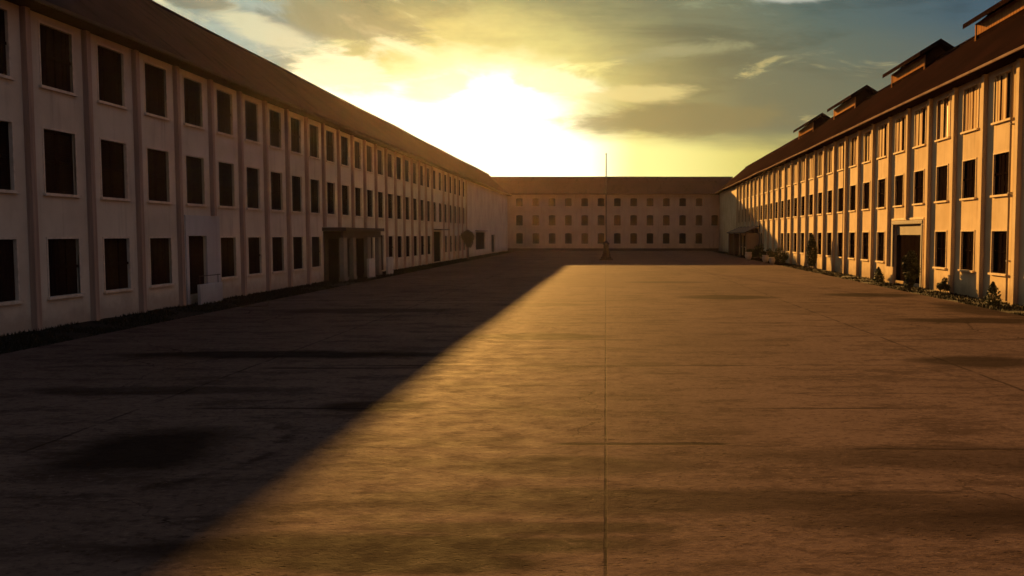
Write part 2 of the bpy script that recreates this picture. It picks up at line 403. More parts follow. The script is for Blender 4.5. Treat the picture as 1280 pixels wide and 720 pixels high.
# ------------------------------------------------------------------ ground
LX = -6.06 * H; RX0 = 5.63 * H; RS = .025; FZ = 54.5 * H
def rx(z): return RX0 + RS * z
g = MB(); g.quad((-1500, -1500, -.16), (1500, -1500, -.16), (1500, 1800, -.16), (-1500, 1800, -.16))
struct(g.build('ground', M['earth']))
VL = -4.98 * H; VR = .82 * H
p = MB()
z0, z1 = -26.0, FZ - 1.3
ring = [(VL, z0), (rx(z0) - VR, z0), (rx(z1) - VR * .8, z1), (VL - .3 * H, z1)]
p.v = [(x, y, 0) for x, y in ring] + [(x, y, -.2) for x, y in ring]
p.f = [(0, 1, 2, 3)] + [(a, a + 4, (a + 1) % 4 + 4, (a + 1) % 4) for a in range(4)]
struct(p.build('courtyard_pavement', M['concrete']))
def verge(name, xa, xb, ya, yb, zc, nx, ny):
    """soil strip between xa(y) and xb(y), lightly heaved"""
    m = MB()
    for j in range(ny + 1):
        y = ya + (yb - ya) * j / ny
        for i in range(nx + 1):
            t = i / nx; x = xa(y) + (xb(y) - xa(y)) * t
            m.v.append((x, y, zc + .05 * mnoise.noise((x * .8, y * .8, 2)) - .03 * math.sin(PI * t)))
    for j in range(ny):
        for i in range(nx):
            a = j * (nx + 1) + i; m.f.append((a, a + 1, a + nx + 2, a + nx + 1))
    return struct(m.build(name, M['soil'], smooth=True))
verge('soil_verge', lambda y: LX - .3, lambda y: VL + .0 - .3 * H * max(0, y) / FZ - .02, -2.0, FZ - .5, -.05, 6, 220)
verge('soil_verge', lambda y: rx(y) - VR * (1 - .2 * max(0, y) / FZ) + .02, lambda y: rx(y) + .3, 10.0, FZ - .5, -.05, 5, 200)
m = MB(); m.quad((LX - 1, FZ - 1.28, -.03), (rx(FZ) + 1, FZ - 1.28, -.03), (rx(FZ) + 1, FZ + .3, -.03), (LX - 1, FZ + .3, -.03))
struct(m.build('soil_strip', M['soil']))

def grass_strip(label, xa, xb, ya, yb, n, hgt):
    m = MB()
    for k in range(n):
        t = R.random() ** 1.6; y = ya + (yb - ya) * t
        x = R.uniform(xa(y), xb(y))
        if mnoise.noise((x * .5, y * .5, 5)) < -.25: continue
        hh = hgt * R.uniform(.4, 1.15); wd = .014 + .0007 * y * .5; a = R.uniform(0, 2 * PI); l = hh * R.uniform(.1, .7)
        dx, dy = math.cos(a), math.sin(a); lx, ly = R.uniform(-1, 1) * l, R.uniform(-1, 1) * l
        m.tri((x - dx * wd, y - dy * wd, -.06), (x + dx * wd, y + dy * wd, -.06), (x + lx, y + ly, hh - .06))
    o = m.build('verge_grass', M['grass']); o['kind'] = 'stuff'; o['label'] = label; o['category'] = 'grass'
grass_strip('dark dry grass along the foot of the shaded long building', lambda y: LX + .02, lambda y: VL - .3 * H * y / FZ - .04, 22, 165, 26000, .11)
grass_strip('low dry grass along the foot of the sunlit building', lambda y: rx(y) - VR * (1 - .2 * y / FZ) + .06, lambda y: rx(y) - .03, 34, 165, 16000, .10)

# ------------------------------------------------------------------ left building
ZL0 = 9.29 * H - 3 * 1.073 * H; BAY = 1.073 * H
ZLend = 57.8 * H
tl = thing('barrack_building', 'long three-storey plastered building in shade with dark windows between reddish pilasters', 'building', (LX, ZL0, 0), PI / 2)
Lw = ZLend - ZL0
ww = .565 * H
fl = [(.32, .95), (1.45, 2.14), (2.60, 3.26)]
kits = [window_kit(ww, (b - a) * H, k, 'trim') for (a, b), k in zip(fl, ('slat', 'louvre', 'slat'))]
op, wins = [], []
door_bays = {6: 'doorway'}; porch_bays = range(12, 17); NB = 30
for b in range(NB):
    uc = (b + .5) * BAY + .02 * H
    for s, (v0, v1) in enumerate(fl):
        if s == 0 and (b in door_bays or b in porch_bays): continue
        if s == 0 and b in (23, 24): continue
        op.append((uc - ww / 2, uc + ww / 2, v0 * H, v1 * H)); wins.append((s, uc, v0 * H))
def lu(z): return z * H - ZL0
# openings of the doors (u measured from the near end)
dw_l = (6 * BAY + .26 * H, 6 * BAY + .84 * H)
op.append((dw_l[0] - .0, dw_l[1], .12 * H, .98 * H))
porch_doors = [(b * BAY + .22 * H, b * BAY + .86 * H) for b in porch_bays]
for a, b in porch_doors: op.append((a, b, .02 * H, .98 * H))
far_doors = [(lu(31.2), lu(32.8), .02 * H, 1.08 * H), (lu(41.0), lu(44.2), .28 * H, 1.10 * H), (lu(46.6), lu(48.0), .05 * H, .98 * H)]
far_doors[0] = (23 * BAY + .25 * H, 24 * BAY + .6 * H, .02 * H, 1.10 * H)
for q in far_doors: op.append(q)
# keep columns of openings disjoint: a column shares its u-range with the windows above it
def dedupe(op, L):
    """split the wall into columns so that wide openings and the windows over them coexist"""
    cuts = sorted({round(q, 3) for o in op for q in o[:2]})
    out = []
    for a, b in zip(cuts, cuts[1:]):
        vs = [(o[2], o[3]) for o in op if o[0] <= a + 1e-3 and o[1] >= b - 1e-3]
        out.append((a, b, vs))
    return out
def facade(parent, mat, L, top, op, depth):
    m = MB(); z0 = -.2; u = 0.0; r = REC + .1
    for (a, b, vs) in dedupe(op, L):
        if a > u + 1e-4: m.quad((u, 0, z0), (a, 0, z0), (a, 0, top), (u, 0, top))
        v = z0
        for (v0, v1) in sorted(vs):
            if v0 > v: m.quad((a, 0, v), (b, 0, v), (b, 0, v0), (a, 0, v0))
            v = v1
        m.quad((a, 0, v), (b, 0, v), (b, 0, top), (a, 0, top)); u = b
    m.quad((u, 0, z0), (L, 0, z0), (L, 0, top), (u, 0, top))
    for (a, b, v0, v1) in op:
        m.quad((a, 0, v0), (a, 0, v1), (a, r, v1), (a, r, v0)); m.quad((b, 0, v1), (b, 0, v0), (b, r, v0), (b, r, v1))
        m.quad((a, 0, v0), (a, r, v0), (b, r, v0), (b, 0, v0)); m.quad((a, 0, v1), (b, 0, v1), (b, r, v1), (a, r, v1))
    m.quad((L, 0, z0), (L, depth, z0), (L, depth, top), (L, 0, top)); m.quad((0, depth, z0), (0, 0, z0), (0, 0, top), (0, depth, top))
    m.quad((L, depth, z0), (0, depth, z0), (0, depth, top), (L, depth, top))
    return m.build('wall', mat, parent)
HE = 3.40
facade(tl, M['plaster_left'], Lw, HE * H - .1, op, 3.2 * H)
for s, u, v in wins: put_window(tl, kits[s], u, v)
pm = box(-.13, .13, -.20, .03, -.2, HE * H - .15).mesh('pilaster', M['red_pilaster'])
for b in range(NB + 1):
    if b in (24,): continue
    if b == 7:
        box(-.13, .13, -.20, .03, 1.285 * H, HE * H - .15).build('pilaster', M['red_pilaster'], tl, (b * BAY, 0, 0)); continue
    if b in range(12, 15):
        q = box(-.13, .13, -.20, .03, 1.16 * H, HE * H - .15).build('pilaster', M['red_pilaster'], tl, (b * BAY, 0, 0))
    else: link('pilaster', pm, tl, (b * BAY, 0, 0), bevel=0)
roof(tl, -.3, Lw + .3, 1.6 * H, .25 * H, HE * H, 4.90 * H, 'soffit', tiles='tile_pale')
# white doorway of the seventh bay
sx = 6 * BAY
m = MB(); y = -.06
m.box(sx + .18 * H, sx + 1.30 * H, y, .02, .98 * H, 1.28 * H); m.box(sx + .84 * H, sx + 1.30 * H, y - .004, .02, -.1, .977 * H); m.box(sx + .18 * H, sx + .26 * H, y - .004, .02, -.1, .977 * H)
dws = m.build('doorway', M['white_plaster'], tl)
m = MB(); a, b = dw_l
for k in range(4):
    t = (b - a) / 4; m.box(a + t * k + .02, a + t * (k + 1) - .02, REC - .05, REC + .02, .12 * H, .97 * H)
m.build('door', M['shutter'], dws)
box(a, b, REC + .03, REC + .06, .12 * H, .98 * H).build('door_lining', M['dark_glass'], dws)
box(sx + .26 * H, sx + 1.0 * H, -.55, -.40, -.1, .27 * H).build('low_wall', M['white_plaster'], dws, bevel=.015)
m = MB(); m.tube((sx + .3 * H, -.47, .27 * H), (sx + .3 * H, -.47, .40 * H), .018, .018); m.tube((sx + .9 * H, -.47, .27 * H), (sx + .9 * H, -.47, .40 * H), .018, .018)
m.tube((sx + .27 * H, -.47, .39 * H), (sx + .98 * H, -.47, .39 * H), .02, .02)
m.build('handrail', M['canopy'], dws)
# porch with flat canopy
P0, P1 = 12 * BAY - .05 * H, 14.9 * BAY; PD = -.42 * H
m = MB(); m.box(P0 - .15, P1 + .15, PD - .3, .0, 1.075 * H, 1.15 * H); m.box(P0, P1, PD - .05, PD + .12, .93 * H, 1.073 * H)
pr = m.build('porch', M['canopy'], tl)
for q, wd in ((P0 + .5, .42), (P0 + (P1 - P0) * .27, .34), (P0 + (P1 - P0) * .66, .48), (P1 - .3, .40)):
    m = MB(); m.box(q - wd, q + wd, PD - .04, PD + .26, -.1, .928 * H); m.box(q - wd - .05, q + wd + .05, PD - .09, PD + .31, -.1, .22)
    m.build('column', M['greycol'], pr)
box(P0 + .02, P1 - .02, -.10, -.02, -.1, 1.07 * H).build('shade_panel', M['canopy'], pr)  # dark sheet puts the porch's inner shade into colour
for a, b in porch_doors:
    m = MB()
    if b < P1: m.box(a, b, -.16, -.103, -.05, .90 * H)
    for k in range(3):
        t = (b - a) / 3; m.box(a + t * k + .02, a + t * (k + 1) - .02, REC - .04, REC + .02, .03 * H, .97 * H)
    m.box(a, b, REC + .03, REC + .06, .02 * H, .98 * H)
    m.build('door', M['shutter'], pr)
for q, w_, hh in ((P0 + (P1 - P0) * .60, .85, .43), (P1 + 1.7, .9, .42)):
    box(q - w_, q + w_, PD - .40, PD - .22, -.1, hh * H).build('low_wall', M['white_plaster'], pr, bevel=.015)
# doors farther along
for k, (a, b, v0, v1) in enumerate(far_doors):
    m = MB(); n = 3
    for i in range(n):
        t = (b - a) / n; m.box(a + t * i + .03, a + t * (i + 1) - .03, REC - .04, REC + .02, v0 + .02, v1 - .02)
    m.box(a, b, REC + .03, REC + .06, v0, v1)
    d = m.build('door', M['shutter'], tl)
    t = MB(); t.box(a - .15, a, -.06, .04, max(v0, -.1), v1); t.box(b, b + .15, -.06, .04, max(v0, -.1), v1); t.box(a - .15, b + .15, -.07, .04, v1, v1 + .16)
    t.build('door_frame', M['trim'], d)
    if k == 0: box(a - .3, b + .3, -1.0, 0.0, v1 + .18, v1 + .30).build('hood', M['canopy'], d)
    if k == 1: box(a - .2, b + .2, -.5, 0.0, v1 + .18, v1 + .28).build('hood', M['canopy'], d)

# ------------------------------------------------------------------ right building
ZRend = 54.2 * H; ZRnear = 8.9 * H
ang = math.atan2(-1, -RS)
nrm = math.hypot(1, RS)
tr = thing('barrack_building', 'long sunlit golden plastered building with pale plank shutters and roof vents', 'building', (rx(ZRend), ZRend, 0), ang)
def ru(z): return (ZRend - z * H) * nrm
Lr = ru(ZRnear / H)
flr = [(.41, 1.05), (1.60, 2.22), (2.71, 3.41)]
wr = .55 * H; wr_top = .62 * H
kitr = [window_kit(wr, (flr[0][1] - flr[0][0]) * H, 'louvre', 'trim_gold', 'black_shutter'), window_kit(wr, (flr[1][1] - flr[1][0]) * H, 'slat', 'trim_gold', 'black_shutter'), window_kit(wr_top, (flr[2][1] - flr[2][0]) * H, 'plank', 'trim_gold')]
op, wins = [], []
fins = [12.72 + 1.25 * k for k in range(-3, 27)]
D0 = fins[6]; D1 = fins[8]           # bays of the big doorway
for i, z in enumerate(fins[:-1]):
    zc = z + .625
    for s, (v0, v1) in enumerate(flr):
        if s == 0 and i in (6, 7): continue
        if s == 0 and i in (19, 20, 21): continue
        u = ru(zc); w_ = wr_top if s == 2 else wr; op.append((u - w_ / 2, u + w_ / 2, v0 * H, v1 * H)); wins.append((s, u, v0 * H))
da, db = ru(D1 - .38), ru(D0 + .38)
op.append((da, db, .04 * H, 1.20 * H))
facade(tr, M['plaster'], Lr, 3.55 * H - .1, op, 3.2 * H)
for s, u, v in wins: put_window(tr, kitr[s], u, v)
fm = box(-.16, .16, -.21, .03, -.2, 3.55 * H - .16).mesh('pilaster', M['plaster'])
for i, z in enumerate(fins):
    if i == 7: box(-.16, .16, -.21, .03, 1.30 * H, 3.55 * H - .16).build('pilaster', M['plaster'], tr, (ru(z), 0, 0))
    else: link('pilaster', fm, tr, (ru(z), 0, 0))
rr = roof(tr, -.3, Lr + .3, 1.6 * H, .25 * H, 3.55 * H, 5.10 * H, 'gutter')
# big doorway
m = MB(); w_ = .32
m.box(da - w_, da, -.12, .04, -.1, 1.20 * H); m.box(db, db + w_, -.12, .04, -.1, 1.20 * H)
m.prism([(-.125, 1.20 * H), (.04, 1.20 * H), (.04, 1.28 * H), (-.125, 1.28 * H)], da - w_, db + w_)
d = m.build('doorway', M['greycol'], tr, bevel=.06)
m = MB(); m.box(da - w_ - .16, da - w_ - .005, -.09, .03, -.1, 1.28 * H); m.box(db + w_ + .005, db + w_ + .16, -.09, .03, -.1, 1.28 * H); m.box(da - w_ - .16, db + w_ + .16, -.10, .03, 1.283 * H, 1.283 * H + .15)
m.build('door_frame', M['trim_gold'], d, bevel=.03)
m = MB(); n = 6
for i in range(n):
    t = (db - da) / n; m.box(da + t * i + .02, da + t * (i + 1) - .02, REC - .02, REC + .04, .04 * H, .98 * H)
m.box(da, db, REC + .05, REC + .08, .04 * H, 1.20 * H)
m.build('door', M['black_shutter'], d)  # near-black boards paint in the dark of the open doorway
box(da, db, REC - .06, REC + .03, .99 * H, 1.19 * H).build('transom', M['greycol'], d)
box(da + .1, da + (db - da) * .32, -.62, -.48, -.1, .33 * H).build('low_wall', M['plaster'], d, bevel=.015)
# roof vents on the ridge
def dormer(z_far, z_near):
    a, b = ru(z_far), ru(z_near); rb = 1.6 * H; hd = .27 * H
    base = 4.75 * H; top = 5.20 * H
    m = MB(); m.box(a, b, rb - hd, rb + hd, base, top)
    d = m.build('dormer', M['tile'], tr)  # dark tile colour on body and gables paints in their shade
    lv = MB(); n = int((b - a - .3) / .38)
    for k in range(n):
        q = a + .15 + (b - a - .3) * k / n; lv.box(q + .02, q + (b - a - .3) / n - .03, rb - hd - .05, rb - hd - .004, 4.955 * H, top - .03)
    lv.box(a + .1, b - .1, rb - hd - .07, rb - hd - .052, top - .10, top - .01); lv.box(a, a + .15, rb - hd - .08, rb - hd - .003, base, top - .03); lv.box(b - .15, b, rb - hd - .08, rb - hd - .003, base, top - .03)
    lv.build('louvre', M['rust_louvre'], d)
    ov = .20 * H; t = .34
    y0, y1 = rb - hd - ov, rb + hd + ov; he, hr = 5.24 * H, 5.52 * H
    rf = MB(); rf.prism([(y0, he - .03), (rb, hr), (y1, he - .03), (y1, he - t), (rb, hr - t), (y0, he - t)], a - .6, b + .7)
    rf.build('dormer_roof', M['tile'], d)
    gb = MB(); gb.tri((b - .02, rb - hd, top), (b - .02, rb + hd, top), (b - .02, rb, hr - t)); gb.build('gable', M['tile'], d)
    gb = MB(); gb.tri((a + .02, rb + hd, top), (a + .02, rb - hd, top), (a + .02, rb, hr - t)); gb.build('gable', M['tile'], d)
for zf, zn in ((18.1, 15.0), (23.7, 20.9), (30.2, 27.2), (36.3, 33.3)): dormer(zf - .2, zn)
# lean-to shed at the shaded far end
sa, sb = ru(44.3), ru(37.6); sd = -.55 * H
m = MB(); m.prism([(sd - .3, 1.05 * H), (.0, 1.33 * H), (.0, 1.38 * H), (sd - .3, 1.10 * H)], sa - .3, sb + .3)
sh = m.build('porch', M['canopy'], tr)
m = MB(); m.box(sa, sa + .12, sd, -.003, -.1, 1.04 * H); m.box(sb - .12, sb, sd, -.003, -.1, 1.04 * H); m.build('side_panel', M['greycol'], sh)
for k in range(4):
    q = sa + (sb - sa) * k / 3; q = min(max(q, sa + .2), sb - .2)
    box(q - .12, q + .12, sd - .05, sd + .18, -.1, 1.055 * H).build('column', M['greycol'], sh)
for k in range(3):
    a = sa + (sb - sa) * k / 3 + .6; box(a, a + (sb - sa) / 3 - 1.1, -.08, -.004, .0, .95 * H).build('door', M['shutter'], sh)
# a drainpipe beside the near bays
for z in (12.98, 22.95):
    m = MB(); u = ru(z); m.tube((u, -.09, .05), (u, -.09, 3.45 * H), .05, .05, 8)
    for q in (.6, 1.6, 2.6): m.box(u - .07, u + .07, -.15, .0, q * H, q * H + .06)
    m.build('drainpipe', M['greycol'], tr)

# ------------------------------------------------------------------ end building
X0 = LX - 1.55 * H; X1 = rx(FZ) + 1.0 * H
tf = thing('barrack_building', 'low-looking far building closing the end of the court, plain rows of small windows', 'building', (X0, FZ, 0), 0)
Lf = X1 - X0
flf = [(.43, 1.08), (1.55, 2.19), (2.73, 3.23)]
wf = .40 * H
def arch_kit(w, h):
    """small window with a segmental head"""
    rise = .10; f = MB(); seg = 6
    def head(t): return h - rise + rise * (1 - (2 * t - 1) ** 2)
    f.box(-w / 2 - .09, -w / 2, -.03, .05, 0, h - rise); f.box(w / 2, w / 2 + .09, -.03, .05, 0, h - rise)
    for k in range(seg):
        a, b = k / seg, (k + 1) / seg; xa, xb = -w / 2 + w * a, -w / 2 + w * b
        i = len(f.v); za, zb = head(a), head(b)
        f.v += [(xa, -.03, za), (xb, -.03, zb), (xb, -.03, h + .12), (xa, -.03, h + .12), (xa, .05, za), (xb, .05, zb), (xb, .05, h + .12), (xa, .05, h + .12)]
        for q in ((0, 1, 2, 3), (0, 4, 5, 1), (3, 2, 6, 7)): f.f.append(tuple(i + r_ for r_ in q))
    p = MB()
    for k in range(5):
        a = -w / 2 + w / 5 * k; p.box(a + .012, a + w / 5 - .012, REC - .06, REC + .02, .01, h)
    s = box(-w / 2 - .14, w / 2 + .14, -.12, .06, -.10, -.003); gl = box(-w / 2, w / 2, REC + .04, REC + .06, 0, h)
    return f.mesh('window', M['plaster_far']), [p.mesh('shutter', M['shutter'])], s.mesh('sill', M['trim']), gl.mesh('pane', M['dark_glass'])
kitf = [arch_kit(wf, (b - a) * H) for a, b in flf]
op, wins = [], []
for k in range(13):
    px = 649.5 + 20.35 * k
    if k == 12: px = 893
    xc = (px - 757) / 1100 * 54.5 * H - X0
    for s, (v0, v1) in enumerate(flf):
        if k == 12 and s != 1: continue
        op.append((xc - wf / 2, xc + wf / 2, v0 * H, v1 * H)); wins.append((s, xc, v0 * H))
facade(tf, M['plaster_far'], Lf, 3.50 * H - .1, op, 3.2 * H)
for s, u, v in wins: put_window(tf, kitf[s], u, v)
roof(tf, -.2, Lf + .2, 1.6 * H, .25 * H, 3.50 * H, 4.62 * H, 'soffit', tiles='tile_pale')
m = MB(); m.box(1.55 * H + .01, Lf - 1.0 * H - .01, -.10, .02, -.1, .14 * H); m.build('plinth', M['canopy'], tf)

# ------------------------------------------------------------------ flagpole
fx, fz = 0.02 * H, 34.4 * H
t = thing('flagpole', 'tall thin flagpole on a dark stepped pedestal in the middle of the court', 'flagpole', (fx, fz, 0))
m = MB(); m.box(-.85, .85, -.85, .85, 0, .20); m.box(-.66, .66, -.66, .66, .20, .42)
pd = m.build('pedestal', M['stone'], t, bevel=.03)
m = MB(); m.lathe([(.56, .42), (.44, .9), (.33, 1.5), (.32, 1.9), (.40, 1.96), (.40, 2.12), (.24, 2.22), (.12, 2.4)], 8); m.build('plinth', M['stone'], t)
m = MB(); m.tube((0, 0, 2.2), (0, 0, 8), .11, .085, 10); m.tube((0, 0, 7.99), (0, 0, 13.1), .085, .05, 10); m.build('pole', M['steel'], t, smooth=False)
m = MB(); m.lathe([(.02, 13.06), (.07, 13.1), (.09, 13.17), (.07, 13.24), (.02, 13.28)], 10); m.build('finial', M['steel'], t)
m = MB(); m.tube((.10, 0, 2.9), (.06, 0, 13.0), .006, .006, 5); m.build('halyard', M['steel'], t)

# ------------------------------------------------------------------ plants along the verges
def foliage(n, size, shape):
    """leaf faces scattered through a crown; shape() gives a point"""
    m = MB()
    for k in range(n):
        c = Vector(shape())
        a = Vector((R.gauss(0, 1), R.gauss(0, 1), R.gauss(0, 1))).normalized(); b = a.orthogonal().normalized()
        b = (Matrix.Rotation(R.uniform(0, 2 * PI), 3, a) @ b); cc = a.cross(b); s = size * R.uniform(.6, 1.4)
        m.quad(tuple(c - b * s), tuple(c + cc * s * .45), tuple(c + b * s), tuple(c - cc * s * .45))
    return m
def clumpy(cx, cy, cz, rx_, ry_, rz_, n=9, spread=.75):
    cs = []
    for k in range(n):
        d = Vector((R.gauss(0, 1), R.gauss(0, 1), R.gauss(0, 1))).normalized() * R.uniform(.35, spread)
        cs.append((cx + d.x * rx_, cy + d.y * ry_, cz + d.z * rz_, R.uniform(.32, .5)))
    def f():
        c = R.choice(cs); d = Vector((R.gauss(0, 1), R.gauss(0, 1), R.gauss(0, 1))).normalized() * R.random() ** .4 * c[3]
        return (c[0] + d.x * rx_, c[1] + d.y * ry_, max(.03, c[2] + d.z * rz_))
    return f
def cone(h, r, z0=.05):
    def f():
        t = R.random() ** 1.3; a = R.uniform(0, 2 * PI)
        rad = r * (1 - t) ** .7 * (1 + .28 * math.sin(5 * a + 9 * t)) * R.random() ** .35 * min(1, .55 + 3 * t)
        return (math.cos(a) * rad, math.sin(a) * rad, z0 + t * h)
    return f
def plant(name, label, cat, x, y, leaves, leafmat, stem=None, group=None):
    t = thing(name, label, cat, (x, y, -.05), R.uniform(0, 6), group)
    leaves.build('crown' if stem else 'foliage', M[leafmat], t)
    if stem: stem.build('trunk', M['bark'], t)
    return t
def stems(h, n=5, r=.05):
    m = MB()
    for k in range(n):
        a = R.uniform(0, 6.3); m.tube((0, 0, 0), (math.cos(a) * r * 4, math.sin(a) * r * 4, h * R.uniform(.7, 1)), r * .5, r * .2, 6)
    return m
def rv(z, off): return rx(z * H) - off * H
# tall dark shrub before the big sunlit doorway
plant('shrub', 'tall dark bushy shrub standing in front of the wide sunlit doorway', 'shrub', rv(16.15, .42), 16.15 * H, foliage(4200, .085, clumpy(0, 0, 1.2, .52, .70, 1.2, 14, .8)), 'leaf', stems(1.4, 6, .05))
plant('shrub', 'small pointed conical shrub below the nearest sunlit window', 'shrub', rv(12.45, .45), 12.45 * H, foliage(1500, .05, cone(1.05, .42)), 'leaf', stems(.6, 4, .03))
plant('shrub', 'small dark rounded shrub by the pilaster right of the wide doorway', 'shrub', rv(14.95, .28), 14.95 * H, foliage(1300, .055, clumpy(0, 0, .5, .34, .45, .55, 7)), 'leaf', stems(.5, 4, .03))
plant('shrub', 'small peaked shrub against the golden wall just beyond the wide doorway', 'shrub', rv(18.5, .35), 18.5 * H, foliage(1300, .06, cone(1.0, .42)), 'leaf', stems(.6, 4, .03))
plant('columnar_tree', 'slim dark columnar tree rising before the golden wall at mid-length', 'tree', rv(25.3, .36), 25.2 * H, foliage(3000, .085, lambda: (lambda t, a: (math.cos(a) * .55 * math.sin(PI * (.16 + .82 * t)) * R.random() ** .4, math.sin(a) * .55 * math.sin(PI * (.16 + .82 * t)) * R.random() ** .4, .35 + 2.9 * t))(R.random(), R.uniform(0, 6.3))), 'leaf', stems(2.0, 3, .07))
for z, off, s, lab in ((29.2, .50, 1.0, 'low dark bush nearest the court in the row of bushes by the sunlit wall'),
                       (30.6, .42, 1.25, 'broad bush standing between two pale pots by the sunlit wall'),
                       (32.6, .40, 1.1, 'middle bush behind the pale pots by the sunlit wall'),
                       (34.6, .45, 1.35, 'tallest bush in the row, near the edge of the shade'),
                       (36.4, .48, 1.0, 'bush in the shade beside the lean-to porch')):
    plant('shrub', lab, 'shrub', rv(z, off), z * H, foliage(1500, .085, clumpy(0, 0, .75 * s, .7 * s, 1.0 * s, .75 * s, 9)), 'leaf', stems(.9 * s, 4, .05), 'bushes along the sunlit building')
for z, off, s, lab in ((29.9, .72, 1.0, 'pale round pot at the foot of the broad bush, nearer the camera'), (31.7, .66, 1.15, 'pale round pot standing farther along, between two bushes'), (35.2, .80, 1.3, 'largest pale pot, in front of the tallest bush')):
    t = thing('plant_pot', lab, 'plant pot', (rv(z, off), z * H, -.02), 0, 'pale pots along the sunlit building')
    m = MB(); m.lathe([(.20 * s, 0), (.30 * s, .18 * s), (.36 * s, .42 * s), (.30 * s, .62 * s), (.34 * s, .68 * s), (.34 * s, .74 * s), (.27 * s, .73 * s), (.25 * s, .62 * s)], 14); m.build('bowl', M['pot'], t, smooth=True)
    foliage(260, .07, clumpy(0, 0, .9 * s, .3 * s, .3 * s, .3 * s, 5)).build('foliage', M['leaf'], t)
# small lollipop tree before the shaded wall
lt = foliage(3600, .12, clumpy(0, 0, 2.75, .98, .98, 1.15, 16, .75))
m = MB(); m.tube((0, 0, 0), (.04, .02, 1.2), .14, .10, 8); m.tube((.04, .02, 1.15), (0, 0, 2.4), .10, .05, 8)
for k in range(5):
    a = k * 1.26; m.tube((.03, .02, 1.5 + .15 * k), (math.cos(a) * .6, math.sin(a) * .6, 2.4 + .15 * k), .045, .02, 6)
plant('round_tree', 'small round-crowned brownish tree in front of the shaded wall', 'tree', LX + .50 * H, 35.6 * H, lt, 'leaf_brown', m)
# branch lying at the edge of the shaded verge
m = MB(); m.tube((0, 0, .03), (1.1, .25, .05), .025, .018, 6); m.tube((.5, .11, .04), (.9, -.15, .10), .014, .006, 6); m.tube((1.05, .24, .05), (1.15, .26, .22), .016, .010, 6)
o = m.build('fallen_branch', M['bark'], None, (VL - .1, 12.05 * H, 0)); o['label'] = 'short dark fallen branch at the pavement edge by the shaded verge'; o['category'] = 'branch'

# ------------------------------------------------------------------ haze
m = MB(); m.box(-45, 48, -32, 190, -1.2, 21.5)
hz = m.build('haze', M['soil']); hz['kind'] = 'stuff'; hz['label'] = 'thin golden evening haze filling the court'; hz['category'] = 'haze'
hm = bpy.data.materials.new('haze air'); hm.use_nodes = True; nt = hm.node_tree
nt.nodes.remove(nt.nodes['Principled BSDF']); pv = nt.nodes.new('ShaderNodeVolumePrincipled')
pv.inputs['Color'].default_value = (.92, .70, .62, 1); pv.inputs['Density'].default_value = .000023; pv.inputs['Anisotropy'].default_value = .84
nt.links.new(pv.outputs[0], nt.nodes['Material Output'].inputs['Volume'])
hz.data.materials.clear(); hz.data.materials.append(hm)

# ------------------------------------------------------------------ world: dusk sky with a bright cloud bank round the sun
w = bpy.data.worlds.new('World'); sc.world = w; w.use_nodes = True
nt = w.node_tree; nt.nodes.clear(); n = N(nt)
out = n.new('ShaderNodeOutputWorld'); bg = n.new('ShaderNodeBackground'); bg2 = n.new('ShaderNodeBackground'); addsh = n.new('ShaderNodeAddShader')
sky = n.new('ShaderNodeTexSky', sky_type='NISHITA'); sky.sun_disc = False; sky.sun_elevation = SUN_EL; sky.sun_rotation = SUN_AZ
sky.air_density = 1.2; sky.dust_density = .6; sky.ozone_density = 1.0
n.put(bg.inputs['Color'], n.mix(1.0, sky.outputs[0], (1.0, .80, .68), 'MULTIPLY')); bg.inputs['Strength'].default_value = .0006
d = n.new('ShaderNodeTexCoord').outputs['Generated']; d = n.v('NORMALIZE', d); x, y, z = n.sep(d)
yy = n.m('MAXIMUM', y, .12)
X = n.div(x, yy); V = n.div(z, yy)
pp = n.xyz(X, n.mul(V, 2.6), 0)
wrp = n.sub(n.noise(pp, 5.0, 5, .6), .5); wrp2 = n.sub(n.noise(n.v('ADD', pp, (4, 9, 0)), 4.0, 6, .62), .5)
rx_ = n.div(n.add(n.sub(X, -.158), n.mul(wrp2, .06)), 1.36); vq = n.add(n.sub(V, .105), n.mul(wrp, .11)); rv_ = n.m('MAXIMUM', n.mul(vq, 1.22), n.mul(vq, -.55))
r = n.m('SQRT', n.add(n.mul(rx_, rx_), n.mul(rv_, rv_)))
K = 1 / 2 ** EXPOSURE
def k(*c): return tuple(q * K / 8 for q in c)           # ramp holds values up to 8
base = n.scale(n.ramp(r, [(0.0, k(4, 3.6, 2.6)), (.070, k(2.2, 2.0, 1.3)), (.112, k(1.12, 1.03, .50)), (.142, k(.80, .69, .23)), (.185, k(.42, .385, .155)), (.24, k(.21, .215, .115)), (.33, k(.110, .150, .120)), (.45, k(.060, .108, .138)), (.58, k(.036, .066, .118)), (.80, k(.026, .05, .095)), (1.0, k(.02, .038, .075))]), 8)
# clear pale gap high on the left
gap = n.mul(n.ss(n.add(X, n.mul(wrp2, .20)), -.26, -.40), n.ss(n.add(V, n.mul(wrp, .1)), .10, .20))
base = n.mix(n.mul(gap, .85), base, tuple(q * K for q in (.40, .50, .42)))
# cloud deck: grey-olive streaks with bright torn edges
band = n.noise(n.xyz(n.mul(X, 1.0), n.mul(V, 5.5), 1.7), 3.2, 7, .60, .5)
cl = n.mul(n.ss(band, .47, .62), n.ss(V, .085, .15))
cl = n.mul(cl, n.ss(r, .10, .24))
base = n.mix(n.mul(cl, .55), base, n.scale(base, .48))
wis = n.noise(n.xyz(n.mul(X, 1.0), n.mul(V, 4.0), 6.2), 5.5, 8, .62, .8)
wm = n.mul(n.ss(wis, .57, .72), n.mul(n.ss(r, .52, .16), n.ss(V, .08, .13)))
base = n.mix(n.mul(wm, .6), base, n.scale(base, 2.0))
